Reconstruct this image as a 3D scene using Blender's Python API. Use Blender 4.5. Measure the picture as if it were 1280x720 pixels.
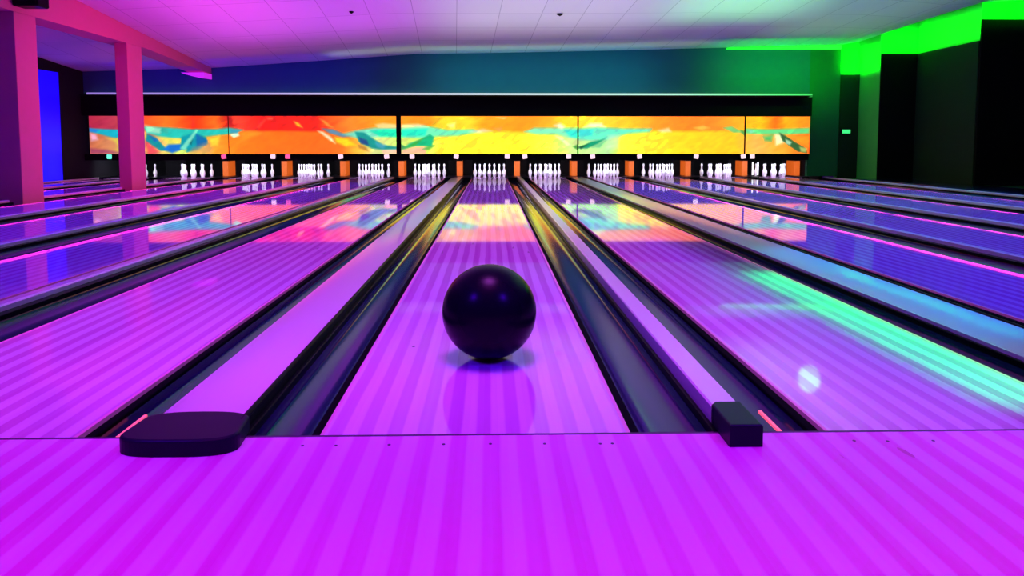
import bpy, bmesh, math, random
import numpy as np
from mathutils import Vector
random.seed(7)
C = bpy.context.scene.collection
for o in list(bpy.data.objects):
    bpy.data.objects.remove(o)
R = math.radians
F_PX = 843.0
H = 0.988          # camera height above the lanes
CY = -2.25         # camera is this far before the foul line

# ------------------------------------------------------------------ lane layout
LW = 1.066
NARROW, WIDE = 0.69, 0.82
PN, PW = LW + NARROW, LW + WIDE
ks = list(range(-6, 6))
cx = {0: 0.0}
for k in range(1, 6): cx[k] = cx[k - 1] + (PN - 0.012 if k % 2 == 1 else PW - 0.025)
for k in range(-1, -7, -1): cx[k] = cx[k + 1] - (PW if k % 2 else PN)
ORD = {1: 'first', 2: 'second', 3: 'third', 4: 'fourth', 5: 'fifth', 6: 'sixth'}
def lane_words(k):
    if k == 0: return "the ball's lane"
    return 'the %s lane %s of the ball' % (ORD[abs(k)], 'right' if k > 0 else 'left')
LANE_END = 19.35
YM = 17.6          # front of the screens over the pins
YW = 17.78         # bulkhead wall above them
XL, XR1 = -11.8, 10.42

# ------------------------------------------------------------------ camera
cam = bpy.data.cameras.new('camera')
cam.sensor_fit = 'HORIZONTAL'; cam.sensor_width = 36.0
cam.lens = F_PX / 1280 * 36.0
cam.shift_x = 0.0065; cam.shift_y = -0.093
cam.clip_start = 0.05; cam.clip_end = 200
co = bpy.data.objects.new('camera', cam); C.objects.link(co)
co.location = (0.054, CY, H)
co.rotation_euler = (R(90 - 4.0), 0, R(-1.2))
bpy.context.scene.camera = co

# ------------------------------------------------------------------ view, world
sc = bpy.context.scene
sc.view_settings.view_transform = 'Standard'
sc.view_settings.look = 'None'
sc.view_settings.exposure = 0.0
sc.view_settings.gamma = 1.0
sc.view_settings.use_curve_mapping = False
sc.cycles.use_denoising = True
sc.cycles.max_bounces = 8
sc.cycles.sample_clamp_indirect = 6
w = bpy.data.worlds.new('world'); sc.world = w; w.use_nodes = True
w.node_tree.nodes['Background'].inputs[0].default_value = (0.16, 0.03, 0.5, 1)
w.node_tree.nodes['Background'].inputs[1].default_value = 0.10

# ------------------------------------------------------------------ coloured lamps, mostly unseen ones added to tint each zone
def area(name, loc, target, sx, sy, power, col, spread=180):
    l = bpy.data.lights.new(name, 'AREA'); l.shape = 'RECTANGLE'
    l.size = sx; l.size_y = sy; l.energy = power; l.color = col; l.spread = R(spread)
    o = bpy.data.objects.new(name, l); C.objects.link(o); o.location = loc
    d = Vector(target) - Vector(loc)
    o.rotation_euler = d.to_track_quat('-Z', 'Y').to_euler()
    return o
def down(name, x0, x1, y0, y1, z, power_m2, col, spread):
    l = bpy.data.lights.new(name, 'AREA'); l.shape = 'RECTANGLE'
    l.size = x1 - x0; l.size_y = y1 - y0
    l.energy = power_m2 * (x1 - x0) * (y1 - y0); l.color = col; l.spread = R(spread)
    o = bpy.data.objects.new(name, l); C.objects.link(o)
    o.location = ((x0 + x1) / 2, (y0 + y1) / 2, z)
    return o
def up(name, x0, x1, y0, y1, z, power_m2, col, spread):
    o = down(name, x0, x1, y0, y1, z, power_m2, col, spread)
    o.rotation_euler = (math.pi, 0, 0); return o
# over the approach
down('approach_lamp', -3.2, 3.2, -3.6, -0.1, 3.0, 3.1, (0.84, 0.020, 0.84), 50)
# over the lanes
down('lane_lamp_centre', -2.9, 1.70, 0.1, 5.0, 3.0, 3.6, (0.60, 0.07, 0.90), 26)
down('lane_lamp_centre_far', -2.7, 1.9, 5.2, 15.0, 3.0, 2.6, (0.36, 0.0, 1.0), 26)
down('lane_fill_left', -11.4, -3.0, 1.0, 16.0, 3.0, 3.0, (0.06, 0.0, 1.0), 40)
down('lane_fill_right', 2.9, 10.4, 1.0, 16.0, 3.0, 3.6, (0.04, 0.0, 1.0), 26)
down('green_divider_fill', 5.0, 10.4, 8.0, 17.0, 3.0, 0.9, (0.0, 1.0, 0.3), 40)  # added green fill in place of the green wall's reflection
down('lane_fill_right_near', 1.60, 1.9, -1.0, 5.0, 3.0, 2.6, (0.24, 0.08, 1.0), 12)
down('cyan_streak_fill', 2.03, 2.34, 0.2, 2.9, 3.0, 15.0, (0.0, 1.0, 0.12), 8)
down('cyan_divider_fill', 2.55, 2.95, 0.9, 3.9, 3.0, 4.0, (0.0, 0.34, 1.0), 12)
# unseen narrow pink lamps added to make the outer lane edges glow
for k in ks:
    for sd in (-1, 1):
        if k * sd < 0 or k == 0: continue
        far = abs(k) > 1
        hw = 0.045 if far else 0.006
        xe = cx[k] + sd * (LW / 2 - hw - 0.004)
        down('edge_glow_fill', xe - hw, xe + hw, 0.3, 17.0, 1.2, 16.0 if far else 6.0, (1.0, 0.06, 0.4), 5)
# ceiling wash from unseen uplights added in mid-air
up('ceiling_wash_magenta', -6.8, -1.6, 6.0, 15.0, 1.9, 2.5, (0.66, 0.08, 0.85), 90)
up('ceiling_wash_white', -1.2, 4.2, 6.0, 15.2, 1.9, 2.6, (0.62, 0.64, 0.64), 90)
up('ceiling_wash_mint', 4.4, 7.4, 4.0, 14.6, 1.9, 3.4, (0.30, 1.0, 0.34), 70)
up('ceiling_wash_right', 7.6, 10.4, 8.0, 16.5, 1.9, 0.8, (0.30, 1.0, 0.15), 60)
up('ceiling_wash_back', -4.5, 6.2, 16.75, 17.35, 2.7, 0.8, (0.72, 1.0, 0.40), 60)
# wall washes
area('column_wash', (-2.5, 10.5, 1.9), (-8.1, 12.5, 2.0), 3.0, 1.2, 85, (1.0, 0.015, 0.32), 90)
area('blue_wall_wash', (-7.0, 16.4, 2.9), (-7.0, 17.7, 3.0), 7.0, 0.3, 16, (0.02, 0.0, 1.0), 120)
area('teal_wall_wash', (1.6, 16.4, 2.9), (1.6, 17.7, 3.0), 6.6, 0.3, 22, (0.0, 0.75, 0.75), 120)
area('green_wall_wash', (8.4, 16.2, 2.9), (8.4, 17.7, 3.2), 3.2, 0.3, 34, (0.0, 1.0, 0.04), 120)
def side(name, loc, rz, sx, sz, p):
    l = bpy.data.lights.new(name, 'AREA'); l.shape = 'RECTANGLE'; l.size = sx; l.size_y = sz
    l.energy = p * sx * sz; l.color = (0.0, 1.0, 0.0); l.spread = R(60)
    o = bpy.data.objects.new(name, l); C.objects.link(o); o.location = loc; o.rotation_euler = (R(90), 0, rz)
side('green_cove_lamp', (11.55, 15.5, 3.98), R(-90), 2.7, 0.5, 17)
side('green_cove_lamp', (11.50, 16.2, 3.88), 0, 1.2, 0.5, 14)
side('green_cove_lamp', (10.70, 17.25, 3.5), R(-90), 1.0, 0.7, 14)
side('green_cove_lamp', (10.70, 17.3, 3.5), 0, 0.7, 0.7, 14)
side('green_cove_lamp', (12.80, 13.7, 4.28), 0, 1.5, 0.5, 16)
# blue lamps behind the approach, seen in the ball
area('blue_fill_left', (-2.9, -1.7, 3.6), (0, 0.8, 0.3), 0.12, 0.65, 15, (0.08, 0.0, 1.0), 60)
area('blue_fill_right', (2.7, -1.9, 3.6), (0, 0.8, 0.3), 0.12, 0.65, 15, (0.08, 0.0, 1.0), 60)
# the small green spot that falls on the lane right of the ball's
sp = bpy.data.lights.new('green_spot', 'SPOT'); sp.energy = 9000; sp.color = (0.1, 1.0, 0.0)
sp.spot_size = R(1.05); sp.spot_blend = 0.35; sp.shadow_soft_size = 0.01
so = bpy.data.objects.new('green_spot', sp); C.objects.link(so); so.location = (-0.75, -3.93, 1.22)
so.rotation_euler = (Vector((1.405, 0.53, 0)) - so.location).to_track_quat('-Z', 'Y').to_euler()

# ------------------------------------------------------------------ materials
def mat(name, col=(0.5, 0.5, 0.5), rough=0.5, metal=0.0, emit=None, strength=1.0, coat=0.0, coat_r=0.05, spec=0.5, bump=0.0, vary=0.0, scale=8.0):
    m = bpy.data.materials.new(name); m.use_nodes = True
    nt = m.node_tree; b = nt.nodes['Principled BSDF']
    b.inputs['Base Color'].default_value = (*col, 1); b.inputs['Roughness'].default_value = rough
    b.inputs['Metallic'].default_value = metal; b.inputs['Specular IOR Level'].default_value = spec
    b.inputs['Coat Weight'].default_value = coat; b.inputs['Coat Roughness'].default_value = coat_r
    if emit:
        b.inputs['Emission Color'].default_value = (*emit, 1); b.inputs['Emission Strength'].default_value = strength
    if vary or bump:
        tc = nt.nodes.new('ShaderNodeTexCoord'); nz = nt.nodes.new('ShaderNodeTexNoise')
        nz.inputs['Scale'].default_value = scale; nz.inputs['Detail'].default_value = 4
        nt.links.new(tc.outputs['Object'], nz.inputs['Vector'])
        if vary:
            mx = nt.nodes.new('ShaderNodeMix'); mx.data_type = 'RGBA'
            mx.inputs['A'].default_value = (*[c * (1 - vary) for c in col], 1)
            mx.inputs['B'].default_value = (*[min(1, c * (1 + vary)) for c in col], 1)
            nt.links.new(nz.outputs['Fac'], mx.inputs['Factor']); nt.links.new(mx.outputs['Result'], b.inputs['Base Color'])
        if bump:
            bp = nt.nodes.new('ShaderNodeBump'); bp.inputs['Strength'].default_value = bump; bp.inputs['Distance'].default_value = 0.01
            nt.links.new(nz.outputs['Fac'], bp.inputs['Height']); nt.links.new(bp.outputs['Normal'], b.inputs['Normal'])
    return m

def boards(name, light, dark, width, coat, coat_r, coat_ior, off=0.0):
    """wood boards running away from the foul line, light and dark by turns"""
    m = bpy.data.materials.new(name); m.use_nodes = True; nt = m.node_tree; L = nt.links.new
    b = nt.nodes['Principled BSDF']
    tc = nt.nodes.new('ShaderNodeTexCoord'); sx = nt.nodes.new('ShaderNodeSeparateXYZ'); L(tc.outputs['Object'], sx.inputs[0])
    def M(op, a, bb=None, cc=None):
        n = nt.nodes.new('ShaderNodeMath'); n.operation = op
        for i, v in enumerate((a, bb, cc)):
            if v is None: continue
            if hasattr(v, 'links') or hasattr(v, 'is_linked'): L(v, n.inputs[i])
            else: n.inputs[i].default_value = v
        return n.outputs[0]
    # gently wavering seams
    wn = nt.nodes.new('ShaderNodeTexNoise'); wn.inputs['Scale'].default_value = 2.2; L(tc.outputs['Object'], wn.inputs['Vector'])
    xw = M('ADD', sx.outputs['X'], M('MULTIPLY', M('SUBTRACT', wn.outputs['Fac'], 0.5), 0.012))
    u = M('DIVIDE', M('ADD', xw, off), width * 2)
    tri = M('ABSOLUTE', M('SUBTRACT', M('FRACT', u), 0.5))            # 0..0.5
    ss = nt.nodes.new('ShaderNodeMapRange'); ss.interpolation_type = 'SMOOTHSTEP'
    ss.inputs['From Min'].default_value = 0.20; ss.inputs['From Max'].default_value = 0.30; L(tri, ss.inputs['Value'])
    # each pair of boards a little different
    fl = M('FLOOR', M('MULTIPLY', u, 2)); wnz = nt.nodes.new('ShaderNodeTexWhiteNoise'); wnz.noise_dimensions = '1D'; L(fl, wnz.inputs['W'])
    # long grain
    mp = nt.nodes.new('ShaderNodeMapping'); mp.inputs['Scale'].default_value = (26, 0.7, 1); L(tc.outputs['Object'], mp.inputs['Vector'])
    g = nt.nodes.new('ShaderNodeTexNoise'); g.inputs['Scale'].default_value = 1.0; g.inputs['Detail'].default_value = 4; L(mp.outputs[0], g.inputs['Vector'])
    f = M('ADD', M('ADD', M('MULTIPLY', ss.outputs[0], 0.7), M('MULTIPLY', wnz.outputs['Value'], 0.18)), M('MULTIPLY', M('SUBTRACT', g.outputs['Fac'], 0.35), 0.45))
    mx = nt.nodes.new('ShaderNodeMix'); mx.data_type = 'RGBA'; mx.clamp_factor = True
    mx.inputs['A'].default_value = (*dark, 1); mx.inputs['B'].default_value = (*light, 1); L(f, mx.inputs['Factor'])
    L(mx.outputs['Result'], b.inputs['Base Color'])
    b.inputs['Roughness'].default_value = 0.6; b.inputs['Specular IOR Level'].default_value = 0.0
    b.inputs['Coat Weight'].default_value = coat; b.inputs['Coat Roughness'].default_value = coat_r; b.inputs['Coat IOR'].default_value = coat_ior
    return m

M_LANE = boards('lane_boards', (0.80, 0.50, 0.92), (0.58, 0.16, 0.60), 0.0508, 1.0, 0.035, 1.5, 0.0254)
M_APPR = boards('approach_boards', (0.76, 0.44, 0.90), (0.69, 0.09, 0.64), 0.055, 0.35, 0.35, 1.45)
M_BLACK = mat('black_plastic', (0.003, 0.003, 0.006), 0.30, spec=0.04)
M_RAIL = mat('black_rail_rubber', (0.003, 0.003, 0.005), 0.75, spec=0.02)
M_MATTE = mat('matte_black_paint', (0.004, 0.004, 0.005), 0.9, spec=0.1)
M_GUT = mat('dark_gutter_plastic', (0.010, 0.016, 0.065), 0.11, spec=0.42, vary=0.3, scale=3)
M_CAPTOP = mat('end_cap_plastic', (0.008, 0.007, 0.026), 0.35, spec=0.10)
M_COVER = mat('white_divider_cover', (0.72, 0.66, 0.74), 0.30, spec=0.6, coat=0.5, coat_r=0.12)
M_PIN = mat('white_pin_plastic', (0.85, 0.85, 0.88), 0.25, spec=0.5)
M_BALL = mat('dark_ball_resin', (0.003, 0.001, 0.008), 0.27, spec=0.10)
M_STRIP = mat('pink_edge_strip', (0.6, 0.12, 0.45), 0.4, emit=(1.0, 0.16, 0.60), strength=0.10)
M_PINKLINE = mat('pink_gutter_glow', (0.8, 0.2, 0.2), 0.4, emit=(1.0, 0.10, 0.16), strength=0.9)
M_SEAM = mat('foul_seam', (0.05, 0.01, 0.08), 0.6)
M_DOT = mat('guide_dot', (0.06, 0.01, 0.08), 0.6)
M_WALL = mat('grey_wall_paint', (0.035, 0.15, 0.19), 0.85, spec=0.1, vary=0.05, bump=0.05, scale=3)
M_WALLG = mat('green_lit_wall', (0.02, 0.15, 0.05), 0.85, spec=0.1, vary=0.05, bump=0.05, scale=3)  # right part of the back wall, its green light put into the colour
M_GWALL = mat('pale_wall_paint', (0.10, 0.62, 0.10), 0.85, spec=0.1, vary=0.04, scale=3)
M_COL = mat('column_paint', (0.58, 0.22, 0.30), 0.8, spec=0.15, vary=0.04, bump=0.05, scale=5)
M_DWALL = mat('black_wall_paint', (0.012, 0.014, 0.016), 0.85, spec=0.15, vary=0.1, scale=3)
M_PANEL = mat('dark_green_panel', (0.010, 0.030, 0.014), 0.7, spec=0.2, vary=0.1, scale=2)
M_ORANGE = mat('orange_panel_glow', (0.35, 0.08, 0.01), 0.5, emit=(0.80, 0.12, 0.008), strength=0.62, vary=0.2, scale=9)  # lamp light on the pit panels put in as glow
M_LAMP = mat('lamp_lens_white', (0.9, 0.8, 0.8), 0.4, emit=(1.0, 0.72, 0.76), strength=1.0)
M_LAMPP = mat('lamp_lens_pink', (0.9, 0.3, 0.5), 0.4, emit=(1.0, 0.12, 0.30), strength=1.0)
M_LAMPG = mat('lamp_lens_mint', (0.3, 0.9, 0.7), 0.4, emit=(0.15, 1.0, 0.65), strength=1.0)
M_EXIT = mat('exit_lamp_green', (0.2, 0.9, 0.4), 0.4, emit=(0.05, 0.9, 0.22), strength=1.0)
M_BLUE = mat('blue_wall_glow', (0.01, 0.0, 0.2), 0.5, emit=(0.006, 0.0, 1.0), strength=1.05)
M_VIOLET = mat('violet_beam_glow', (0.3, 0.1, 0.5), 0.5, emit=(0.62, 0.02, 0.70), strength=0.9)
M_GREENGLOW = mat('green_wall_glow', (0.1, 0.8, 0.1), 0.5, emit=(0.02, 1.0, 0.03), strength=1.0)

def ceiling_mat():
    m = bpy.data.materials.new('ceiling_tiles'); m.use_nodes = True; nt = m.node_tree; L = nt.links.new
    b = nt.nodes['Principled BSDF']; b.inputs['Roughness'].default_value = 0.9; b.inputs['Specular IOR Level'].default_value = 0.1
    tc = nt.nodes.new('ShaderNodeTexCoord'); mp = nt.nodes.new('ShaderNodeMapping'); mp.inputs['Rotation'].default_value = (0, 0, R(-3.1))
    L(tc.outputs['Object'], mp.inputs['Vector'])
    br = nt.nodes.new('ShaderNodeTexBrick'); br.offset = 0.0; br.squash = 1.0
    br.inputs['Scale'].default_value = 1.0; br.inputs['Brick Width'].default_value = 1.0; br.inputs['Row Height'].default_value = 1.25
    br.inputs['Mortar Size'].default_value = 0.010; br.inputs['Mortar Smooth'].default_value = 0.6
    br.inputs['Color1'].default_value = (0.74, 0.74, 0.74, 1); br.inputs['Color2'].default_value = (0.70, 0.70, 0.71, 1)
    br.inputs['Mortar'].default_value = (0.42, 0.42, 0.43, 1)
    L(mp.outputs[0], br.inputs['Vector']); L(br.outputs['Color'], b.inputs['Base Color'])
    return m
M_CEIL = ceiling_mat()

def attr_emit(name, strength, rough=0.3):
    m = bpy.data.materials.new(name); m.use_nodes = True; nt = m.node_tree
    b = nt.nodes['Principled BSDF']; a = nt.nodes.new('ShaderNodeVertexColor'); a.layer_name = 'art'
    nt.links.new(a.outputs['Color'], b.inputs['Emission Color']); b.inputs['Emission Strength'].default_value = strength
    b.inputs['Base Color'].default_value = (0.01, 0.01, 0.01, 1); b.inputs['Roughness'].default_value = rough
    return m
M_ART = attr_emit('backlit_artwork', 1.7)
M_LED = attr_emit('led_light_strip', 1.0)

# ------------------------------------------------------------------ object helpers
def tag(o, label=None, cat=None, group=None, kind=None):
    if label: o['label'] = label
    if cat: o['category'] = cat
    if group: o['group'] = group
    if kind: o['kind'] = kind
    return o
def empty(name, loc=(0, 0, 0)):
    o = bpy.data.objects.new(name, None); o.empty_display_size = 0.1; C.objects.link(o); o.location = loc; return o
def link(name, bm, m, parent=None, loc=(0, 0, 0), smooth=False):
    me = bpy.data.meshes.new(name); bmesh.ops.recalc_face_normals(bm, faces=bm.faces); bm.to_mesh(me); bm.free()
    me.materials.append(m)
    if smooth:
        for p in me.polygons: p.use_smooth = True
        me.set_sharp_from_angle(angle=R(50))
    o = bpy.data.objects.new(name, me); C.objects.link(o); o.location = loc
    if parent: o.parent = parent
    return o
def box(bm, x0, x1, y0, y1, z0, z1, bev=0.0, seg=2):
    r = bmesh.ops.create_cube(bm, size=1.0); vs = r['verts']
    for v in vs:
        v.co = Vector(((x0 + x1) / 2 + v.co.x * (x1 - x0), (y0 + y1) / 2 + v.co.y * (y1 - y0), (z0 + z1) / 2 + v.co.z * (z1 - z0)))
    if bev:
        es = list({e for v in vs for e in v.link_edges})
        bmesh.ops.bevel(bm, geom=es, offset=bev, segments=seg, affect='EDGES', profile=0.5)
def bx(name, m, dims, parent=None, bev=0.0, loc=(0, 0, 0)):
    bm = bmesh.new(); box(bm, *dims, bev=bev); return link(name, bm, m, parent, loc)
def prism(bm, pts, y0, y1):
    """closed outline pts (x, z) run from y0 to y1"""
    a = [bm.verts.new((x, y0, z)) for x, z in pts]; b = [bm.verts.new((x, y1, z)) for x, z in pts]
    n = len(pts)
    for i in range(n): bm.faces.new((a[i], a[(i + 1) % n], b[(i + 1) % n], b[i]))
    bm.faces.new(a); bm.faces.new(b[::-1])
def lathe(bm, prof, seg=20):
    rings = []
    for r, z in prof:
        if r < 1e-5: rings.append([bm.verts.new((0, 0, z))])
        else: rings.append([bm.verts.new((r * math.cos(2 * math.pi * i / seg), r * math.sin(2 * math.pi * i / seg), z)) for i in range(seg)])
    for A, B in zip(rings, rings[1:]):
        for i in range(seg):
            j = (i + 1) % seg
            if len(A) == 1: bm.faces.new((A[0], B[i], B[j]))
            elif len(B) == 1: bm.faces.new((A[i], A[j], B[0]))
            else: bm.faces.new((A[i], A[j], B[j], B[i]))
def add_tube(bm, p, q, r, seg=10):
    p = Vector(p); q = Vector(q); d = q - p
    m = d.to_track_quat('Z', 'Y').to_matrix()
    A = [bm.verts.new(p + m @ Vector((r * math.cos(2 * math.pi * i / seg), r * math.sin(2 * math.pi * i / seg), 0))) for i in range(seg)]
    B = [bm.verts.new(v.co + d) for v in A]
    for i in range(seg): bm.faces.new((A[i], A[(i + 1) % seg], B[(i + 1) % seg], B[i]))
    bm.faces.new(A[::-1]); bm.faces.new(B)

# ------------------------------------------------------------------ structure: floor
fl = bx('floor', M_APPR, (-12.5, 13.5, -6.0, 0.0, -0.14, 0.0)); tag(fl, kind='structure')
bx('foul_seam', M_SEAM, (-12.4, 12.4, -0.0075, 0.0045, -0.02, 0.0006), fl)
fd = bmesh.new()
for x in (-0.57, -0.46, -0.285, -0.105, 0.05, 0.23, 0.415, 0.455, -1.62, -1.58, 1.27, 1.38, 1.535, -0.85 - 0.9):
    d = bmesh.new(); add_tube(d, (0, 0, 0.0), (0, 0, 0.0012), 0.0055, 10)
    link('guide_dot', d, M_DOT, fl, (x, -0.078 + 0.004 * math.sin(x * 40), 0))
fd.free()
for (x, y, a, l, wd) in ((1.39, -0.165, 0.55, 0.075, 0.020), (1.17, -0.19, 0.5, 0.03, 0.004)):
    d = bmesh.new(); vs = [d.verts.new((wd / 2 * math.cos(t * math.pi / 8), l / 2 * math.sin(t * math.pi / 8), 0.0006)) for t in range(16)]; d.faces.new(vs)
    s = link('scuff_mark', d, mat('scuff', (0.50, 0.10, 0.42), 0.7), fl, (x, y, 0)); s.rotation_euler.z = a * 0.3
sub = bx('trim_1', M_MATTE, (-12.5, 13.5, 0.0, 21.0, -0.30, -0.14)); tag(sub, kind='structure')

# ------------------------------------------------------------------ structure: ceiling (slopes down to the back)
BX = [-12.5, -8.0, -5.2, -2.2, 0.6, 4.1, 6.4, 8.2, 10.4, 11.0, 12.15, 14.0]
BZ = [3.10, 3.24, 3.43, 3.65, 3.70, 3.78, 3.85, 3.90, 3.97, 4.07, 4.50, 4.60]
def zc(x, y):
    z0 = float(np.interp(x, BX, BZ)); s = float(np.interp(x, [-12.5, 5, 9, 11, 12.2, 14], [0.095, 0.095, 0.07, 0.03, 0.0, 0.0]))
    return z0 + s * max(0.0, YW - y) if y > -3 else z0 + s * (YW + 3)
bm = bmesh.new(); XS = sorted(set(BX + [x * 0.6 - 12 for x in range(1, 40)])); YS = [-6, -3, 0, 3, 6, 9, 12, 14, 16, 17, YW + 0.15]
g = [[bm.verts.new((x, y, zc(x, y))) for x in XS] for y in YS]
gt = [[bm.verts.new((x, y, zc(x, y) + 0.1)) for x in XS] for y in YS]
for i in range(len(YS) - 1):
    for j in range(len(XS) - 1):
        bm.faces.new((g[i][j], g[i][j + 1], g[i + 1][j + 1], g[i + 1][j]))
        bm.faces.new((gt[i][j], gt[i + 1][j], gt[i + 1][j + 1], gt[i][j + 1]))
for i in range(len(YS) - 1):
    for j in (0, len(XS) - 1): bm.faces.new((g[i][j], g[i + 1][j], gt[i + 1][j], gt[i][j]))
for j in range(len(XS) - 1):
    for i in (0, len(YS) - 1): bm.faces.new((g[i][j], gt[i][j], gt[i][j + 1], g[i][j + 1]))
tag(link('ceiling', bm, M_CEIL), kind='structure')

# walls
def wall_y(name, x0, x1, z0, y, m, th=0.12, parent=None, z1=None):
    bm = bmesh.new(); n = 24
    pts = [(x0, z0), (x1, z0)] + [(x1 + (x0 - x1) * i / n, (zc(x1 + (x0 - x1) * i / n, y) + 0.02) if z1 is None else z1) for i in range(n + 1)]
    prism(bm, pts, y, y + th); return link(name, bm, m, parent)
tag(wall_y('wall_back', XL, 9.52, 2.50, YW, M_WALL), kind='structure')
tag(wall_y('wall_back', 9.52, 10.44, 0.075, YW, M_WALLG), kind='structure')
tag(wall_y('wall_back', 10.44, 11.2, -0.14, YW + 0.10, M_GWALL), kind='structure')
def wall_x(name, x, y0, y1, th, m):
    bm = bmesh.new(); n = 10
    s = 1 if th > 0 else -1
    a = [(y0, -0.14), (y1, -0.14)] + [(y1 + (y0 - y1) * i / n, zc(x, y1 + (y0 - y1) * i / n) + 0.02) for i in range(n + 1)]
    A = [bm.verts.new((x, p, q)) for p, q in a]; B = [bm.verts.new((x + th, p, q)) for p, q in a]
    k = len(a)
    for i in range(k): bm.faces.new((A[i], A[(i + 1) % k], B[(i + 1) % k], B[i]))
    bm.faces.new(A); bm.faces.new(B[::-1])
    return tag(link(name, bm, m), kind='structure')
YS1, YS2 = 16.80, 14.35        # the right wall steps outward twice towards the camera
X1, X2, X3 = 11.06, 12.13, 13.4
wall_x('wall_right', X1, YS1, YW + 0.1, 0.12, M_GWALL)
tag(wall_y('wall_right', X1 + 0.12, X2 + 0.12, -0.14, YS1, M_GWALL), kind='structure')
wall_x('wall_right', X2, YS2, YS1, 0.12, M_GWALL)
tag(wall_y('wall_right', X2 + 0.12, X3 + 0.12, -0.14, YS2, M_GWALL), kind='structure')
wall_x('wall_right', X3, -6.0, YS2, 0.12, M_DWALL)
wall_x('wall_left', XL, -6.0, 20.6, -0.12, M_DWALL)
# pit back wall
tag(bx('wall_pit', M_MATTE, (9.97, 10.07, YW + 0.14, 20.4, -0.14, 2.6)), kind='structure')
tag(bx('wall_pit', M_MATTE, (XL, 9.6, 20.4, 20.5, -0.14, 2.6)), kind='structure')

# dark panels clad the lower right wall
def tpanel(name, dims, m, label, cat='wall panel'):
    return tag(bx(name, m, dims, bev=0.006), label, cat)
tpanel('door_panel', (10.47, 11.05, YW + 0.04, YW + 0.099, 0.0, 3.10), M_PANEL, 'narrow dark green door panel in the far right corner, under the green light', 'door')
tpanel('wall_panel', (X1 + 0.005, X2 - 0.002, YS1 - 0.05, YS1 - 0.002, 0.0, 3.57), M_MATTE, 'black wall panel facing the lanes, right of the bright green corner wall')
tpanel('wall_panel', (X2 - 0.05, X2 - 0.002, YS2 - 0.0, YS1 - 0.052, 0.0, 3.57), M_PANEL, 'very dark green wall panel receding along the right side wall')
tpanel('wall_panel', (X2 - 0.03, X3 - 0.002, YS2 - 0.06, YS2 - 0.008, 0.0, 4.08), M_MATTE, 'tall black wall panel at the right edge of the picture')
ex = empty('exit_light', (10.66, YW + 0.0, 1.41))
tag(ex, 'small glowing green light on the dark door panel in the right corner', 'exit light')
bx('housing', M_BLACK, (-0.15, 0.15, -0.02, 0.04, -0.08, 0.08), ex, 0.01); bx('lens', M_EXIT, (-0.125, 0.125, -0.03, -0.018, -0.055, 0.055), ex, 0.006)
# green light on the wall top at right, put in as a glowing strip
bm = bmesh.new(); xs = [7.0 + 3.4 * i / 10 for i in range(11)]
for i in range(10):
    q = []
    for yy in (YW - 0.10, YW - 0.002):
        for (x, t) in ((xs[i], i / 10), (xs[i + 1], (i + 1) / 10)):
            q += [bm.verts.new((x, yy, zc(x, YW) - 0.04 - 0.10 * t)), bm.verts.new((x, yy, zc(x, YW) - 0.012))]
    bm.faces.new((q[0], q[2], q[3], q[1])); bm.faces.new((q[0], q[2], q[6], q[4])); bm.faces.new((q[4], q[6], q[7], q[5])); bm.faces.new((q[1], q[3], q[7], q[5]))
tag(link('light_strip', bm, M_GREENGLOW), 'bright green light put in as a glowing strip where ceiling meets back wall, at right', 'light strip')

# left: blue light on the dark side wall, put in as a glowing panel
bp = empty('blue_glow_panel', (XL + 0.002, 15.75, 0.0))
tag(bp, 'tall blue light on the left side wall behind the near column, put in as a glowing panel', 'glowing panel')
bx('screen', M_BLUE, (0.012, 0.03, -1.0, 0.86, 0.0, 2.98), bp)  # glowing face in place of the blue light on the wall
bx('frame', M_DWALL, (0.0, 0.045, -1.10, -1.0, 0.0, 3.06), bp); bx('frame', M_DWALL, (0.0, 0.045, 0.86, 0.96, 0.0, 3.06), bp); bx('frame', M_DWALL, (0.0, 0.045, -1.0, 0.86, 2.98, 3.06), bp)  # dark edging added around the blue glow

# ------------------------------------------------------------------ columns and beam
def column(x0, x1, y0, y1, label):
    t = empty('column', ((x0 + x1) / 2, (y0 + y1) / 2, -0.13))
    hx, hy = (x1 - x0) / 2, (y1 - y0) / 2
    bx('shaft', M_COL, (-hx, hx, -hy, hy, 0.0, 3.28 + 0.13), t, 0.012)
    bx('base', M_BLACK, (-hx - 0.015, hx + 0.015, -hy - 0.015, hy + 0.015, 0.0, 0.06), t, 0.005)
    return tag(t, label, 'column')
column(-8.37, -8.09, 13.2, 13.84, 'pink-lit square column standing between lanes, farther of the two at left')
column(-8.55, -8.09, 9.62, 10.18, 'pink-lit square column at the left edge of the picture, nearer of the two')
bm = bmesh.new(); ys = [-6, 0, 6, 10, 14, YW - 0.01]
ring = []
for y in ys:
    zt = zc(-8.1, y) + 0.03
    ring.append([bm.verts.new(p) for p in ((-8.60, y, 3.28), (-8.09, y, 3.28), (-8.09, y, zt), (-8.60, y, zt))])
ring[-1][0].co.z = ring[-1][1].co.z = 3.06
for a, b in zip(ring, ring[1:]):
    for i in range(4): bm.faces.new((a[i], a[(i + 1) % 4], b[(i + 1) % 4], b[i]))
bm.faces.new(ring[0]); bm.faces.new(ring[-1][::-1])
tag(link('ceiling_beam', bm, M_COL), 'long pink-lit ceiling beam running over both columns at left', 'beam')
# end piece of the beam, its violet light put in as glow
bm = bmesh.new()
pts = [(-8.72, 3.05), (-8.62, 3.01), (-8.40, 2.95), (-8.08, 2.91), (-8.08, 3.055)]
prism(bm, pts, 17.2, 17.76)
t = tag(link('beam_end', bm, M_VIOLET), 'glowing violet end piece with curved underside at far end of the beam', 'beam end')
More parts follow.
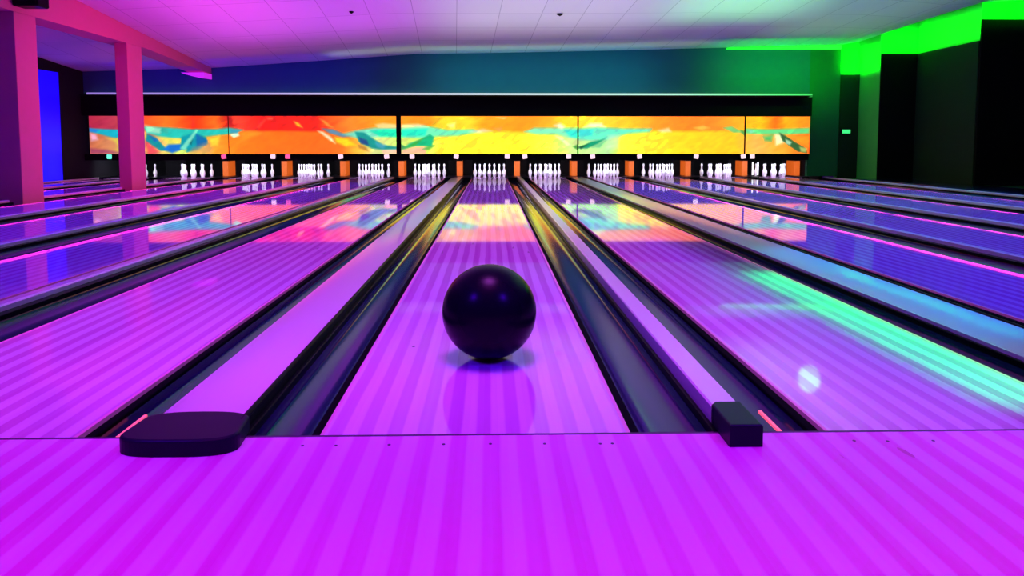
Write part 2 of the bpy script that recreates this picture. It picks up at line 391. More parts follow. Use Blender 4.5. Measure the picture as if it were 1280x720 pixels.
# loudspeaker under the ceiling
sp_ = empty('loudspeaker', (-7.86, 9.72, 3.36)); tag(sp_, 'black loudspeaker hanging at the top left beside the pink beam', 'loudspeaker')
bx('cabinet', M_BLACK, (-0.22, 0.22, -0.16, 0.16, 0.0, 0.52), sp_, 0.03)
bx('grille', M_MATTE, (-0.19, 0.19, -0.172, -0.158, 0.03, 0.49), sp_, 0.004)
bx('bracket', M_BLACK, (-0.04, 0.04, -0.04, 0.04, 0.50, zc(-7.80, 9.72) - 3.375), sp_)
# small ceiling fittings
def fitting(px, x, y, label, r=0.075):
    t = empty('ceiling_vent', (x, y, zc(x, y)))
    bm = bmesh.new(); lathe(bm, [(0, -0.035), (r * 0.7, -0.035), (r, -0.015), (r, 0.0), (0, 0.0)], 20); link('cover', bm, M_BLACK, t)
    bm = bmesh.new(); lathe(bm, [(0, -0.055), (r * 0.3, -0.05), (r * 0.3, -0.03), (0, -0.03)], 12); link('nozzle', bm, M_BLACK, t)
    tag(t, label, 'ceiling vent')
fitting(695, 1.68, 13.9, 'small dark round ceiling vent right of the picture centre')
fitting(450, -3.1, 13.3, 'small dark ceiling vent in the pink part of the ceiling', 0.05)
fitting(118, -9.6, 13.0, 'dark round ceiling vent left of the pink beam, before the farther column', 0.12)

# ------------------------------------------------------------------ lanes
def lane(k):
    x = cx[k]
    t = empty('bowling_lane', (x, 0, 0))
    if k == 0: lab = 'purple-lit wooden bowling lane with the dark ball on it'
    else: lab = 'glossy wooden bowling lane, the %s one %s of the lane with the ball' % (ORD[abs(k)], 'right' if k > 0 else 'left')
    tag(t, lab, 'bowling lane', 'bowling lanes side by side')
    bx('lane_bed', M_LANE, (-LW / 2 + 0.014, LW / 2 - 0.014, 0.006, LANE_END, -0.10, 0.0), t)
    for s in (-1, 1):
        e = bx('edge_strip', M_STRIP, (s * (LW / 2 - 0.007) - 0.007, s * (LW / 2 - 0.007) + 0.007, 0.006, 17.9, -0.03, 0.0), t)
        e['label'] = 'thin pink edge line'
    # target arrows let into the boards
    for i in (-3, -2, -1, 0, 1, 2, 3):
        bm = bmesh.new(); yy = 4.75 - abs(i) * 0.28
        a = [bm.verts.new((i * 0.133 + p[0], yy + p[1], 0.0005)) for p in ((-0.012, 0), (0.012, 0), (0.0, 0.14))]; bm.faces.new(a)
        link('target_arrow', bm, M_ARROW, t)
    for dx, dy in ((-0.33, 1.02), (-0.22, 2.9), (0.25, 2.0)):
        if k == 0:
            bm = bmesh.new(); add_tube(bm, (dx, dy, 0), (dx, dy, 0.0006), 0.008, 10); link('lane_dot', bm, M_DOT, t)
    return t
M_ARROW = mat('arrow_inlay', (0.42, 0.16, 0.45), 0.6, spec=0.3, coat=1, coat_r=0.04)
for k in ks: lane(k)

# ------------------------------------------------------------------ dividers with gutters
def gutter_mesh(x0, x1, y0, y1, depth=0.075, n=14):
    bm = bmesh.new(); c = (x0 + x1) / 2; r = (x1 - x0) / 2; top = []
    for i in range(n + 1):
        a = math.pi * i / n
        top.append((c - r * math.cos(a), -0.028 - depth * math.sin(a) ** 0.8 if 0 < i < n else -0.028))
    pts = top + [(x1, -0.125), (x0, -0.125)]
    prism(bm, pts, y0, y1); return bm
def cap_mesh(w_, y0, y1, h, round_):
    """end cap seen from above: bowed front, straight sides; bevelled"""
    bm = bmesh.new(); out = []; n = 20
    if round_:
        for i in range(n + 1):
            a = math.pi + math.pi * i / n
            ca, sa = math.cos(a), math.sin(a)
            out.append((w_ / 2 * math.copysign(abs(ca) ** 0.6, ca), y0 + 0.07 + 0.07 * math.copysign(abs(sa) ** 0.8, sa)))
        for i in range(n + 1):
            a = math.pi * i / n; ca, sa = math.cos(a), math.sin(a)
            out.append((w_ / 2 * 0.94 * math.copysign(abs(ca) ** 0.75, ca), y1 - 0.06 + 0.06 * sa))
    else:
        out = [(-w_ / 2, y0), (w_ / 2, y0), (w_ / 2, y1), (-w_ / 2 + 0.02, y1), (-w_ / 2, y1 - 0.025)]
    a = [bm.verts.new((x, y, 0.0)) for x, y in out]; b = [bm.verts.new((x, y, h)) for x, y in out]; k = len(out)
    for i in range(k): bm.faces.new((a[i], a[(i + 1) % k], b[(i + 1) % k], b[i]))
    bm.faces.new(a[::-1]); tf = bm.faces.new(b)
    bmesh.ops.remove_doubles(bm, verts=bm.verts, dist=0.0004)
    es = [e for e in bm.edges if all(v.co.z > h - 1e-4 for v in e.verts)]
    bmesh.ops.bevel(bm, geom=es, offset=0.010 if round_ else 0.007, segments=3, affect='EDGES', profile=0.5)
    return bm
def divider(xa, xb, kind, label, slim=None):
    """between lane edges xa and xb"""
    t = empty('lane_divider', ((xa + xb) / 2, 0, 0)); tag(t, label, 'lane divider', 'gutters and dividers between the lanes')
    g = (xb - xa) / 2; YE = 18.0
    off = 0.018 if kind == 'narrow' else -0.02
    half = 0.055 if kind == 'narrow' else 0.168
    ht = 0.068 if kind == 'narrow' else 0.048
    pl = half + 0.016
    if slim is not None: off, half, ht, pl = slim, 0.040, 0.045, 0.10
    gl0, gl1 = -g + 0.04, off - pl
    gr0, gr1 = off + pl, g - 0.04
    for a, b in ((gl0, gl1), (gr0, gr1)):
        if b - a < 0.05: continue
        gu = link('gutter', gutter_mesh(a, b, 0.004, 18.08), M_GUT, t, smooth=True)
        # dark bolt head in the trough
        bm = bmesh.new(); lathe(bm, [(0, 0.012), (0.010, 0.012), (0.014, 0.006), (0.014, 0.0), (0, 0.0)], 14)
        link('bolt', bm, M_BLACK, t, ((a + b) / 2, 0.10, -0.105))
    # rails along both lanes
    for s in (-1, 1):
        bm = bmesh.new(); box(bm, s * (g - 0.021) - 0.018, s * (g - 0.021) + 0.018, 0.004, YE, -0.125, -0.012, 0.006)
        link('bumper_rail', bm, M_RAIL, t)
    # plinth under cover
    bx('base_plate', M_BLACK, (off - pl, off + pl, 0.004, YE, -0.125, 0.004), t, 0.004)
    # cover: narrow ones are a ridge with upright sides, wide ones a low crowned board
    bm = bmesh.new()
    if kind == 'narrow' or slim is not None:
        pts = [(off - half, 0.004), (off + half, 0.004), (off + half, ht - 0.012), (off + half - 0.012, ht), (off - half + 0.006, ht), (off - half, ht - 0.006)]
    else:
        pts = [(off - half, 0.004), (off + half - 0.02, 0.004), (off + half - 0.02, ht - 0.003)] + \
              [(off + half - 0.02 - (2 * half - 0.02) * i / 10, ht - 0.003 - 0.022 * (i / 10) ** 3) for i in range(1, 11)]
    prism(bm, pts, 0.06, YE)
    cv = link('cover_strip', bm, M_COVER, t)
    if kind != 'narrow' and slim is None:
        bm = bmesh.new(); add_tube(bm, (off + half - 0.010, 0.02, ht - 0.004), (off + half - 0.010, YE, ht - 0.004), 0.011, 12)
        link('edge_rail', bm, M_BLACK, t, smooth=True)
        bx('edge_rail_foot', M_BLACK, (off + half - 0.018, off + half - 0.004, 0.02, YE, 0.0, ht - 0.01), t)
    # end cap over the foul line
    rd = kind == 'wide' and slim is None
    bm = cap_mesh(2 * half + (0.045 if rd else 0.0), -0.150 if rd else -0.115, 0.095, ht + 0.006, rd)
    ec = link('end_cap', bm, M_CAPTOP, t, (off, 0, 0.0005))
    # pink glow put in as a thin line at the start of the gutter
    s = -1 if kind == 'wide' else 1
    if kind == 'narrow': bx('pink_glow_line', M_PINKLINE, (g - 0.115, g - 0.103, 0.006, 0.30, -0.055, -0.045), t)
    else: bx('pink_glow_line', M_PINKLINE, (-g + 0.075, -g + 0.087, 0.012, 0.30, -0.052, -0.042), t)
    return t
for k in range(-7, 6):
    if k == -7: xa, xb, kd = XL + 0.005, cx[-6] - LW / 2, 'narrow'
    elif k == 5: xa, xb, kd = cx[5] + LW / 2, cx[5] + LW / 2 + WIDE * 0.62 + 0.30, 'wide'
    else:
        xa, xb = cx[k] + LW / 2, cx[k + 1] - LW / 2; kd = 'narrow' if xb - xa < 0.75 else 'wide'
    if k == -7: lab = 'outermost gutter and divider along the left side wall'
    elif k == 5: lab = 'outermost gutter and divider along the right side, beyond the last lane'
    elif k == 0: lab = "divider with narrow purple ridge just right of the ball's lane"
    elif k == -1: lab = "divider with wide purple cover just left of the ball's lane"
    else:
        a = k if k > 0 else k + 1
        b = k + 1 if k > 0 else k
        lab = '%s divider between %s and %s lanes %s of the ball' % ('ridged' if kd == 'narrow' else 'wide', ORD[abs(a)], ORD[abs(b)], 'right' if k > 0 else 'left')
    sl = None if k in (-1, 0, 1) else (0.0 if k == -7 else (0.13 if k > 0 else -0.13))
    if k == 5: sl = 0.3
    divider(xa, xb, kd, lab, sl)
# side curbs beyond the outermost lanes
cb = tag(bx('side_curb', M_GUT, (10.42, 11.7, 0.0, 16.7, -0.13, 0.05), bev=0.01), 'dark floor curb running along the right wall beyond the last lane', 'curb')

# ------------------------------------------------------------------ the ball
BR = 0.2185; BP = (0.044, 0.84, BR)
bt = empty('bowling_ball', (BP[0], BP[1], 0.0)); tag(bt, 'large dark purple-black bowling ball resting on the middle lane', 'bowling ball')
bm = bmesh.new(); bmesh.ops.create_uvsphere(bm, u_segments=96, v_segments=64, radius=BR)
link('shell', bm, M_BALL, bt, (0, 0, BR + 0.0008), smooth=True)

# ------------------------------------------------------------------ pins
PROF = [(0.0, 0.0), (0.026, 0.0), (0.029, 0.004), (0.036, 0.03), (0.046, 0.06), (0.0545, 0.09), (0.0600, 0.114), (0.0590, 0.14), (0.052, 0.17), (0.042, 0.195),
        (0.031, 0.22), (0.0255, 0.24), (0.0228, 0.254), (0.0235, 0.275), (0.028, 0.30), (0.0318, 0.325), (0.0323, 0.343), (0.0290, 0.362), (0.021, 0.375), (0.010, 0.380), (0.0, 0.381)]
bm = bmesh.new(); lathe(bm, [(r, z * 1.10) for r, z in PROF], 20)
pin0 = link('bowling_pin', bm, M_PIN, smooth=True); used = False
SP = 0.3048; Y0 = 18.30
ROWS = [[('head pin at the front', 0.0)], [('left pin of second row', -.5), ('right pin of second row', .5)],
        [('left pin of third row', -1.0), ('middle pin of third row', 0.0), ('right pin of third row', 1.0)],
        [('leftmost pin of back row', -1.5), ('second pin from left in back row', -.5), ('second pin from right in back row', .5), ('rightmost pin of back row', 1.5)]]
for k in ks:
    for r_, row in enumerate(ROWS):
        for nm, u in row:
            o = pin0 if not used else pin0.copy()
            if used: C.objects.link(o)
            used = True
            o.location = (cx[k] + u * SP, Y0 + r_ * SP * 0.866, 0.0005)
            lw = "the ball's lane" if k == 0 else '%s lane %s of it' % (ORD[abs(k)], 'right' if k > 0 else 'left')
            if k == 0: lab = "white %s, standing on the ball's own lane" % nm
            else: lab = 'white %s, %s lane %s of the ball' % (nm, ORD[abs(k)], 'right' if k > 0 else 'left')
            tag(o, lab, 'bowling pin', 'bowling pins set in triangles at lane ends')

# ------------------------------------------------------------------ pin pits
for k in range(-7, 6):
    if k == -7: xa, xb = XL + 0.01, cx[-6] - LW / 2 - 0.05
    elif k == 5: xa, xb = cx[5] + LW / 2 + 0.05, 9.74
    else: xa, xb = cx[k] + LW / 2 + 0.03, cx[k + 1] - LW / 2 - 0.03
    if k == -7: lab = 'pit divider at the left wall, end of the row of pits'
    elif k == 5: lab = 'pit divider at the right end of the row of pin pits'
    else:
        def ln(j): return "the ball's pins" if j == 0 else '%s pins %s' % (ORD[abs(j)], 'right' if j > 0 else 'left')
        lab = 'black pit divider with orange front between %s and %s' % (ln(k), ln(k + 1))
    t = empty('pit_divider', ((xa + xb) / 2, 18.1, 0.0)); tag(t, lab, 'pit divider', 'dividers between the pin pits')
    h = (xb - xa) / 2
    bx('side_wall', M_MATTE, (-h, h, 1.45, 2.25, 0.0, 0.74), t)
    bx('plinth', M_BLACK, (-h, h, 0.0, 1.45, -0.10, 0.035), t, 0.004)
    if k > -6:
        o_ = 0.0 if k < 5 else 9.76 - (xa + xb) / 2
        bx('glow_panel', M_ORANGE, (-0.085 + o_, 0.085 + o_, 0.85, 1.445, 0.036, 0.505), t, 0.006)
        bx('panel_cap', M_BLACK, (-0.095 + o_, 0.095 + o_, 0.84, 1.445, 0.505, 0.55), t, 0.004)
hd = tag(bx('pit_header', M_MATTE, (XL + 0.02, 9.50, YM + 0.06, YM + 0.12, 0.56, 0.735)), 'black header board under the colourful screens, above the pins', 'header board')
for k in ks:
    area('pin_lamp', (cx[k], 18.05, 0.90), (cx[k], 18.75, 0.15), 1.0, 0.18, 17, (0.86, 0.84, 1.0), 130)

# ------------------------------------------------------------------ screens over the pins
def srgb(c):
    c = np.asarray(c, float) / 255.0
    return np.where(c <= 0.04045, c / 12.92, ((c + 0.055) / 1.055) ** 2.4)
AX0, AX1, AY0, AY1 = 120.0, 1014.5, 145.5, 193.0
NX, NY = 895, 72
gx, gy = np.meshgrid(np.linspace(AX0, AX1, NX), np.linspace(AY0, AY1, NY))
art = np.zeros((NY, NX, 3))
TOP = [(120, 185, 40, 75), (165, 205, 70, 60), (190, 255, 90, 25), (215, 255, 130, 30), (250, 255, 60, 15), (275, 255, 120, 30), (290, 225, 40, 25), (300, 250, 75, 50), (330, 245, 38, 25), (400, 245, 45, 25),
       (412, 250, 90, 25), (440, 255, 140, 40), (475, 255, 165, 25), (500, 255, 165, 30), (535, 255, 160, 20), (548, 255, 225, 40), (585, 255, 235, 45), (605, 255, 180, 25), (660, 255, 165, 25), (690, 255, 195, 35), (700, 255, 235, 40), (740, 255, 240, 60),
       (790, 255, 215, 40), (820, 255, 165, 40), (860, 255, 145, 35), (895, 255, 150, 45), (925, 255, 190, 40), (950, 255, 215, 30), (970, 255, 120, 25), (985, 255, 190, 30), (1014, 255, 150, 35)]
BOT = [(120, 215, 110, 80), (150, 225, 150, 80), (160, 235, 225, 60), (185, 235, 200, 80), (190, 235, 90, 90), (212, 240, 225, 110), (250, 245, 230, 80), (272, 250, 170, 50), (300, 255, 135, 25), (330, 255, 125, 20), (400, 255, 115, 20),
       (430, 255, 125, 30), (450, 250, 200, 60), (470, 235, 240, 150), (500, 225, 240, 120), (540, 235, 245, 90), (550, 255, 240, 55), (580, 255, 245, 50), (650, 255, 245, 45), (690, 245, 250, 80), (715, 225, 245, 150), (760, 200, 250, 170), (775, 255, 250, 70),
       (850, 255, 230, 35), (920, 255, 215, 35), (945, 255, 200, 90), (975, 255, 190, 60), (1014, 255, 120, 30)]
def ramp(tab, x):
    t = np.array(tab, float); return np.stack([np.interp(x, t[:, 0], t[:, i]) for i in (1, 2, 3)], -1)
rng = np.random.RandomState(3)
def vnoise(x, y, sx, sy, seed):
    r = np.random.RandomState(seed).rand(64, 256); u = (x / sx) % 255; v = (y / sy) % 63
    i = u.astype(int); j = v.astype(int); fu = u - i; fv = v - j; fu = fu * fu * (3 - 2 * fu); fv = fv * fv * (3 - 2 * fv)
    i2 = (i + 1) % 256; j2 = (j + 1) % 64
    return (r[j, i] * (1 - fu) + r[j, i2] * fu) * (1 - fv) + (r[j2, i] * (1 - fu) + r[j2, i2] * fu) * fv
wy = gy + 3 * (vnoise(gx, gy, 30, 20, 5) - 0.5)
s = np.clip((wy - 162.0) / 5.0, 0, 1)[..., None]; s = s * s * (3 - 2 * s)
art = ramp(TOP, gx + 10 * (vnoise(gx + gy * 2, gy, 9, 11, 8) - 0.5)) * (1 - s) + ramp(BOT, gx + 8 * (vnoise(gx, gy, 12, 9, 9) - 0.5)) * s
def poly(pts, col, soft=1.2, a=1.0):
    global art
    P = np.array(pts, float); n = len(P); d = np.full(gx.shape, 1e9); inside = np.zeros(gx.shape, bool)
    for i in range(n):
        ax_, ay_ = P[i]; bx_, by_ = P[(i + 1) % n]
        ex_, ey_ = bx_ - ax_, by_ - ay_; t = np.clip(((gx - ax_) * ex_ + (gy - ay_) * ey_) / (ex_ * ex_ + ey_ * ey_ + 1e-9), 0, 1)
        d = np.minimum(d, np.hypot(gx - ax_ - t * ex_, gy - ay_ - t * ey_))
        if by_ != ay_:
            c = ((ay_ > gy) != (by_ > gy)) & (gx < (bx_ - ax_) * (gy - ay_) / (by_ - ay_) + ax_); inside ^= c
    sd = np.where(inside, d, -d); m = np.clip(0.5 + sd / (2 * soft), 0, 1) * a
    art = art * (1 - m[..., None]) + np.array(col, float) * m[..., None]
# left screen
poly([(120, 161), (140, 162), (165, 163), (166, 173), (150, 173), (132, 168), (120, 165)], (25, 185, 205))
poly([(120, 161), (132, 163), (128, 166), (120, 165)], (40, 130, 225), 1.5)
poly([(121, 167), (128, 169), (130, 175), (122, 177)], (245, 190, 240), 2, .8)
poly([(120, 186), (140, 188), (160, 192), (120, 193)], (150, 50, 110), 2, .7)
poly([(140, 173), (166, 174), (164, 190), (148, 176)], (240, 230, 70), 2, .7)
poly([(186, 159), (215, 160), (245, 162), (275, 162), (290, 160), (308, 163), (290, 168), (262, 171), (240, 173), (222, 173), (205, 171), (190, 167)], (40, 205, 190), 1.5)
poly([(188, 157), (208, 161), (206, 168), (190, 166)], (190, 250, 210), 2, .8)
poly([(208, 160), (218, 163), (214, 168), (207, 164)], (60, 180, 160), 1.2, .8)
poly([(190, 168), (200, 172), (209, 182), (215, 189), (206, 189), (196, 182), (188, 176)], (20, 150, 160), 1.2)
poly([(193, 170), (204, 176), (199, 178)], (30, 110, 190), 1.2)
poly([(209, 187), (216, 181), (232, 180), (231, 188), (220, 192)], (25, 120, 225), 1.5)
poly([(205, 172), (230, 175), (235, 180), (215, 180)], (240, 235, 90), 1.5, .9)
poly([(232, 172), (248, 166), (262, 172), (264, 180), (252, 188), (238, 191), (230, 186)], (10, 160, 175), 1.2)
poly([(250, 168), (264, 176), (262, 182), (250, 184)], (20, 100, 180), 1.2, .8)
poly([(238, 178), (246, 174), (244, 182)], (20, 100, 100), 1.0, .8)
poly([(230, 186), (250, 162), (253, 163), (236, 188)], (150, 250, 210), 1.0, .8)
poly([(222, 192), (238, 187), (236, 193)], (225, 245, 120), 1.5)
poly([(190, 180), (204, 190), (200, 193), (190, 193)], (245, 85, 95), 2, .9)
poly([(245, 186), (270, 176), (268, 193), (240, 193)], (225, 150, 110), 3, .6)
poly([(266, 174), (279, 170), (276, 182), (268, 183)], (255, 225, 60), 2)
poly([(291, 169), (301, 165), (303, 170), (296, 173)], (240, 255, 225), 1.2)
poly([(246, 146), (249, 158), (245, 162)], (200, 40, 60), 1.5, .5)
poly([(288, 146), (293, 146), (296, 158), (291, 158)], (190, 25, 30), 1.5, .7)
# second screen
poly([(292, 162), (305, 163), (300, 167), (292, 167)], (60, 165, 190), 1.2)
poly([(305, 166), (322, 164), (330, 167), (312, 176), (300, 180), (306, 172)], (255, 165, 40), 2.5, .6)
poly([(370, 152), (376, 154), (381, 160), (374, 158)], (255, 190, 40), 1.2)
poly([(324, 160), (334, 149), (336, 150), (328, 161)], (255, 90, 60), 1.2, .5)
poly([(337, 147), (345, 147), (344, 150), (338, 150)], (255, 110, 80), 1.2, .7)
poly([(402, 149), (408, 151), (419, 160), (412, 159)], (255, 160, 60), 1.2, .8)
poly([(404, 161), (418, 162), (432, 168), (444, 170), (430, 172), (414, 167)], (105, 145, 175), 1.4)
poly([(399, 164), (406, 165), (416, 172), (421, 180), (414, 176)], (255, 235, 190), 1.4)
poly([(420, 172), (436, 174), (447, 182), (434, 184), (422, 178)], (255, 225, 30), 1.8)
poly([(430, 168), (450, 163), (470, 160), (497, 160), (497, 168), (470, 172), (450, 174)], (130, 235, 200), 1.8)
poly([(464, 164), (482, 162), (497, 162), (497, 172), (476, 171)], (30, 240, 190), 1.4)
poly([(445, 165), (456, 166), (468, 174), (480, 182), (497, 184), (497, 188), (480, 188), (466, 186), (450, 178)], (25, 160, 150), 1.3)
poly([(450, 172), (460, 176), (462, 182), (452, 180)], (40, 70, 140), 1.3, .9)
poly([(448, 180), (458, 184), (462, 190), (450, 186)], (200, 130, 50), 1.4, .8)
poly([(470, 178), (484, 182), (480, 187), (472, 184)], (90, 180, 215), 1.4, .7)
poly([(478, 188), (497, 187), (497, 193), (480, 193)], (255, 210, 190), 1.5, .8)
poly([(470, 156), (480, 154), (497, 156), (497, 160), (474, 160)], (255, 245, 170), 1.5, .8)
# third screen
poly([(502, 160), (520, 158), (530, 157), (560, 163), (592, 162), (600, 165), (572, 170), (545, 171), (535, 174), (502, 172)], (120, 240, 190), 1.8)
poly([(502, 163), (535, 161), (532, 170), (502, 171)], (40, 240, 205), 1.6)
poly([(502, 156), (524, 155), (536, 159), (502, 160)], (255, 250, 190), 1.6, .9)
poly([(504, 187), (512, 180), (528, 174), (538, 168), (543, 172), (540, 184), (530, 183), (520, 183)], (25, 195, 130), 1.3)
poly([(504, 187), (520, 178), (532, 172), (520, 182)], (70, 180, 60), 1.2, .9)
poly([(502, 181), (508, 184), (502, 188)], (30, 130, 80), 1.2, .8)
poly([(504, 188), (520, 184), (534, 184), (532, 193), (502, 193)], (255, 190, 170), 1.6, .8)
poly([(528, 187), (536, 183), (544, 182), (536, 188)], (80, 190, 80), 1.2, .8)
poly([(538, 158), (550, 148), (553, 147), (545, 156)], (200, 150, 30), 1.2, .6)
poly([(560, 156), (570, 153), (568, 160), (562, 160)], (255, 255, 180), 2, .7)
poly([(586, 165), (604, 161), (616, 164), (600, 167)], (255, 235, 200), 1.6, .7)
poly([(617, 161), (628, 159), (625, 165)], (220, 170, 110), 1.4, .6)
poly([(620, 147), (633, 147), (630, 149)], (255, 255, 200), 1.2, .7)
poly([(655, 165), (668, 160), (690, 160), (722, 160), (722, 174), (710, 172), (696, 168), (670, 168)], (140, 240, 195), 1.8)
poly([(705, 163), (722, 163), (722, 173), (712, 171)], (60, 240, 225), 1.6)
poly([(692, 157), (700, 154), (706, 158), (702, 162)], (255, 255, 235), 2, .9)
poly([(694, 170), (702, 172), (714, 182), (708, 182)], (245, 250, 200), 1.4, .8)
poly([(716, 184), (722, 181), (722, 188)], (40, 150, 50), 1.2, .8)
# fourth screen
poly([(723, 161), (745, 159), (780, 161), (815, 161), (812, 165), (785, 167), (775, 170), (760, 175), (740, 176), (723, 175)], (110, 240, 205), 1.8)
poly([(723, 163), (742, 162), (740, 170), (723, 171)], (70, 235, 225), 1.5)
poly([(730, 159), (738, 154), (752, 154), (756, 159)], (255, 255, 225), 2, .9)
poly([(723, 186), (738, 178), (756, 174), (748, 180), (734, 186)], (20, 170, 120), 1.2)
poly([(723, 184), (736, 180), (726, 187)], (20, 90, 50), 1.1, .9)
poly([(740, 185), (752, 178), (758, 176), (750, 185)], (120, 220, 150), 1.4, .9)
poly([(760, 170), (775, 168), (772, 185), (758, 188)], (225, 250, 200), 2.5, .6)
poly([(822, 163), (836, 160), (840, 165), (828, 166)], (255, 250, 200), 1.5, .7)
poly([(868, 160), (880, 157), (888, 160), (878, 163)], (255, 220, 90), 1.5, .7)
poly([(905, 160), (915, 158), (925, 163), (932, 166), (918, 166)], (120, 220, 130), 1.4, .9)
poly([(926, 162), (932, 164), (932, 170), (928, 166)], (60, 160, 80), 1.2, .8)
# fifth screen
poly([(933, 161), (960, 162), (990, 161), (1014, 160), (1014, 167), (990, 168), (955, 168), (933, 167)], (110, 235, 140), 1.6)
poly([(935, 162), (945, 164), (940, 167)], (150, 240, 200), 1.2, .8)
poly([(956, 171), (968, 169), (966, 177), (958, 176)], (70, 200, 110), 2.2, .9)
poly([(970, 168), (980, 168), (984, 178), (972, 182)], (245, 255, 215), 2, .9)
poly([(976, 166), (984, 170), (996, 178), (1010, 186), (1012, 192), (1000, 190), (988, 182), (980, 176)], (60, 110, 60), 1.1)
poly([(984, 174), (992, 178), (990, 182), (985, 180)], (200, 250, 210), 1.0, .8)
poly([(1002, 184), (1012, 186), (1010, 191), (1004, 190)], (215, 225, 120), 1.1, .8)
poly([(990, 170), (1014, 170), (1014, 184), (1004, 180)], (255, 170, 40), 2, .8)
art = art * (1 + 0.10 * (vnoise(gx + gy, gy, 5, 4, 21)[..., None] - 0.5))
lin = srgb(np.clip(art, 0, 255)); lin = np.where(lin > 0.88, lin, lin / 1.7)

def px2X(px, D):
    return 0.054 + (px - 614.0) * D / F_PX
DM = YM - CY
def art_panel(px0, px1, label):
    t = empty('light_screen', ((px2X(px0, DM) + px2X(px1, DM)) / 2, YM + 0.1, 0.74)); tag(t, label, 'light screen', 'colourful backlit screens above the pins')
    i0 = int(round((px0 - AX0) / (AX1 - AX0) * (NX - 1))); i1 = int(round((px1 - AX0) / (AX1 - AX0) * (NX - 1)))
    Xs = [px2X(AX0 + i * (AX1 - AX0) / (NX - 1), DM) - t.location.x for i in range(i0, i1 + 1)]; nx = len(Xs)
    Zs = [1.845 - j * (1.845 - 0.745) / (NY - 1) - 0.74 for j in range(NY)]
    verts = [(x, -0.1, z) for z in Zs for x in Xs]
    faces = [(j * nx + i, (j + 1) * nx + i, (j + 1) * nx + i + 1, j * nx + i + 1) for j in range(NY - 1) for i in range(nx - 1)]
    me = bpy.data.meshes.new('picture'); me.from_pydata(verts, [], faces)
    ca = me.color_attributes.new('art', 'FLOAT_COLOR', 'POINT')
    sub_ = lin[:, i0:i1 + 1, :].reshape(-1, 3); buf = np.ones((len(verts), 4), np.float32); buf[:, :3] = sub_
    ca.data.foreach_set('color', buf.ravel()); me.materials.append(M_ART)
    o = bpy.data.objects.new('picture', me); C.objects.link(o); o.parent = t
    bx('frame', M_BLACK, (Xs[0], Xs[-1], -0.098, -0.04, 0.0, 1.11), t)
    return t
art_panel(120, 289.5, 'leftmost backlit screen, teal and blue swirls partly behind the column')
art_panel(290.5, 496, 'backlit screen second from the left, red over orange')
art_panel(502, 721.5, 'yellow backlit screen in the middle above the ball')
art_panel(723, 931.5, 'yellow and orange backlit screen second from the right')
art_panel(933, 1014, 'short backlit screen at the right end with dark green streak')
tag(bx('screen_post', M_MATTE, (px2X(496.3, DM), px2X(501.7, DM), YM - 0.03, YM + 0.05, 0.742, 1.857)), 'black upright post between the red and the yellow screen', 'post')
tag(bx('screen_fascia', M_MATTE, (XL + 0.02, 9.53, YM + 0.0, YM + 0.16, 1.86, 2.40)), 'long black board above the colourful screens', 'fascia board')
sh = tag(bx('reflection_baffle', M_MATTE, (XL + 0.3, 9.28, YM - 0.52, YM + 0.16, 2.402, 2.424)), 'thin black shelf added below the long light strip to hide its reflection', 'shelf')  # added to keep the light strip's reflection off the lanes
# light strip on top of the fascia, colour runs from lilac through white to green
me = bpy.data.meshes.new('light_strip'); n = 60; vs = []; cl = []
tab = [(120, 150, 120, 215), (330, 190, 175, 240), (500, 235, 235, 255), (700, 230, 255, 250), (850, 190, 255, 225), (930, 130, 255, 170), (1016, 70, 220, 100)]
for i in range(n + 1):
    px = 119 + (1016 - 119) * i / n; X = px2X(px, DM); c = srgb(ramp(tab, np.array(px)))
    for (yy, zz) in ((YM - 0.02, 2.426), (YM - 0.02, 2.515), (YM + 0.05, 2.515), (YM + 0.05, 2.426)):
        vs.append((X, yy, zz)); cl.append((*c, 1))
fs = [(i * 4 + a, (i + 1) * 4 + a, (i + 1) * 4 + (a + 1) % 4, i * 4 + (a + 1) % 4) for i in range(n) for a in range(4)]
fs += [(0, 1, 2, 3), (n * 4 + 3, n * 4 + 2, n * 4 + 1, n * 4)]
me.from_pydata(vs, [], fs); ca = me.color_attributes.new('art', 'FLOAT_COLOR', 'POINT')
ca.data.foreach_set('color', np.array(cl, np.float32).ravel()); me.materials.append(M_LED)
o = bpy.data.objects.new('light_strip', me); C.objects.link(o)
tag(o, 'long thin light strip on top of the black board over the screens', 'light strip')

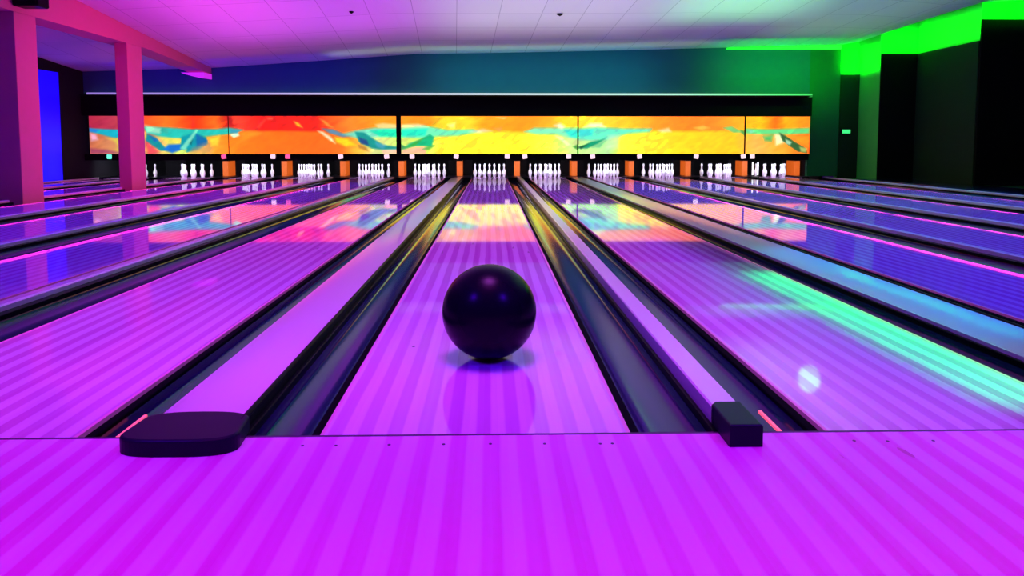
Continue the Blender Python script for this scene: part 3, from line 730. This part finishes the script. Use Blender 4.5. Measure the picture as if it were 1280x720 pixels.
# small lamps under the screens
PLACES = [(143, 'g', 'beneath the leftmost screen, left of the column'), (283, 'p', 'under the right end of the leftmost screen'),
          (343.5, 'w', 'over the third pins from the left, under the red screen'), (361.5, 'p', 'beside the wide orange pit front under the red screen'),
          (427, 'w', 'over the second pit front left of the ball, under the orange screen'), (484, 'w', 'just left of the black post between screens'),
          (515.5, 'w', 'just right of the black post between screens'), (570.5, 'w', 'over the first pit front left of the ball'),
          (634, 'w', 'over the right of the pins straight behind the ball'), (656, 'w', 'over the left of the first pins right of the ball'),
          (711, 'w', 'left of the joint under the middle and next screen'), (741, 'w', 'over the second pins right of the ball'),
          (800, 'w', 'over the left of the third pins right of the ball'), (871.5, 'w', 'over the left of the fourth pins right of the ball'),
          (931, 'w', 'under the joint of the last two screens, at right'), (942.5, 'w', 'over the left of the rightmost pins')]
for px, c, lab in PLACES:
    t = empty('indicator_lamp', (px2X(px, DM - 0.08), YM - 0.07, 0.667))
    cn = {'g': 'mint green', 'p': 'pink', 'w': 'white'}[c]
    tag(t, 'small %s lamp %s' % (cn, lab), 'lamp', 'small lamps under the screens')
    bx('housing', M_BLACK, (-0.06, 0.06, 0.0, 0.128, -0.065, 0.065), t, 0.01)
    l = bx('lens', {'g': M_LAMPG, 'p': M_LAMPP, 'w': M_LAMP}[c], (-0.068, 0.068, -0.02, -0.002, -0.062, 0.062), t, 0.012)
    t.rotation_euler.y = R((px * 7) % 18 - 9)
for px, lab in ((930.5, 'left of the pair of white light tubes before the last pit front'), (936.5, 'right of the pair of white light tubes before the last pit front')):
    t = empty('light_tube', (8.20 + (px - 930.5) * 0.027, 18.6, 0.0355)); tag(t, lab, 'light tube')
    bm = bmesh.new(); add_tube(bm, (0, 0, 0.03), (0, 0, 0.44), 0.022, 12); link('tube', bm, mat('tube_glow', (0.9, 0.9, 0.9), 0.4, emit=(0.95, 0.95, 1.0), strength=0.9), t, smooth=True)
    bx('socket', M_BLACK, (-0.028, 0.028, -0.028, 0.028, 0.0, 0.035), t, 0.004)
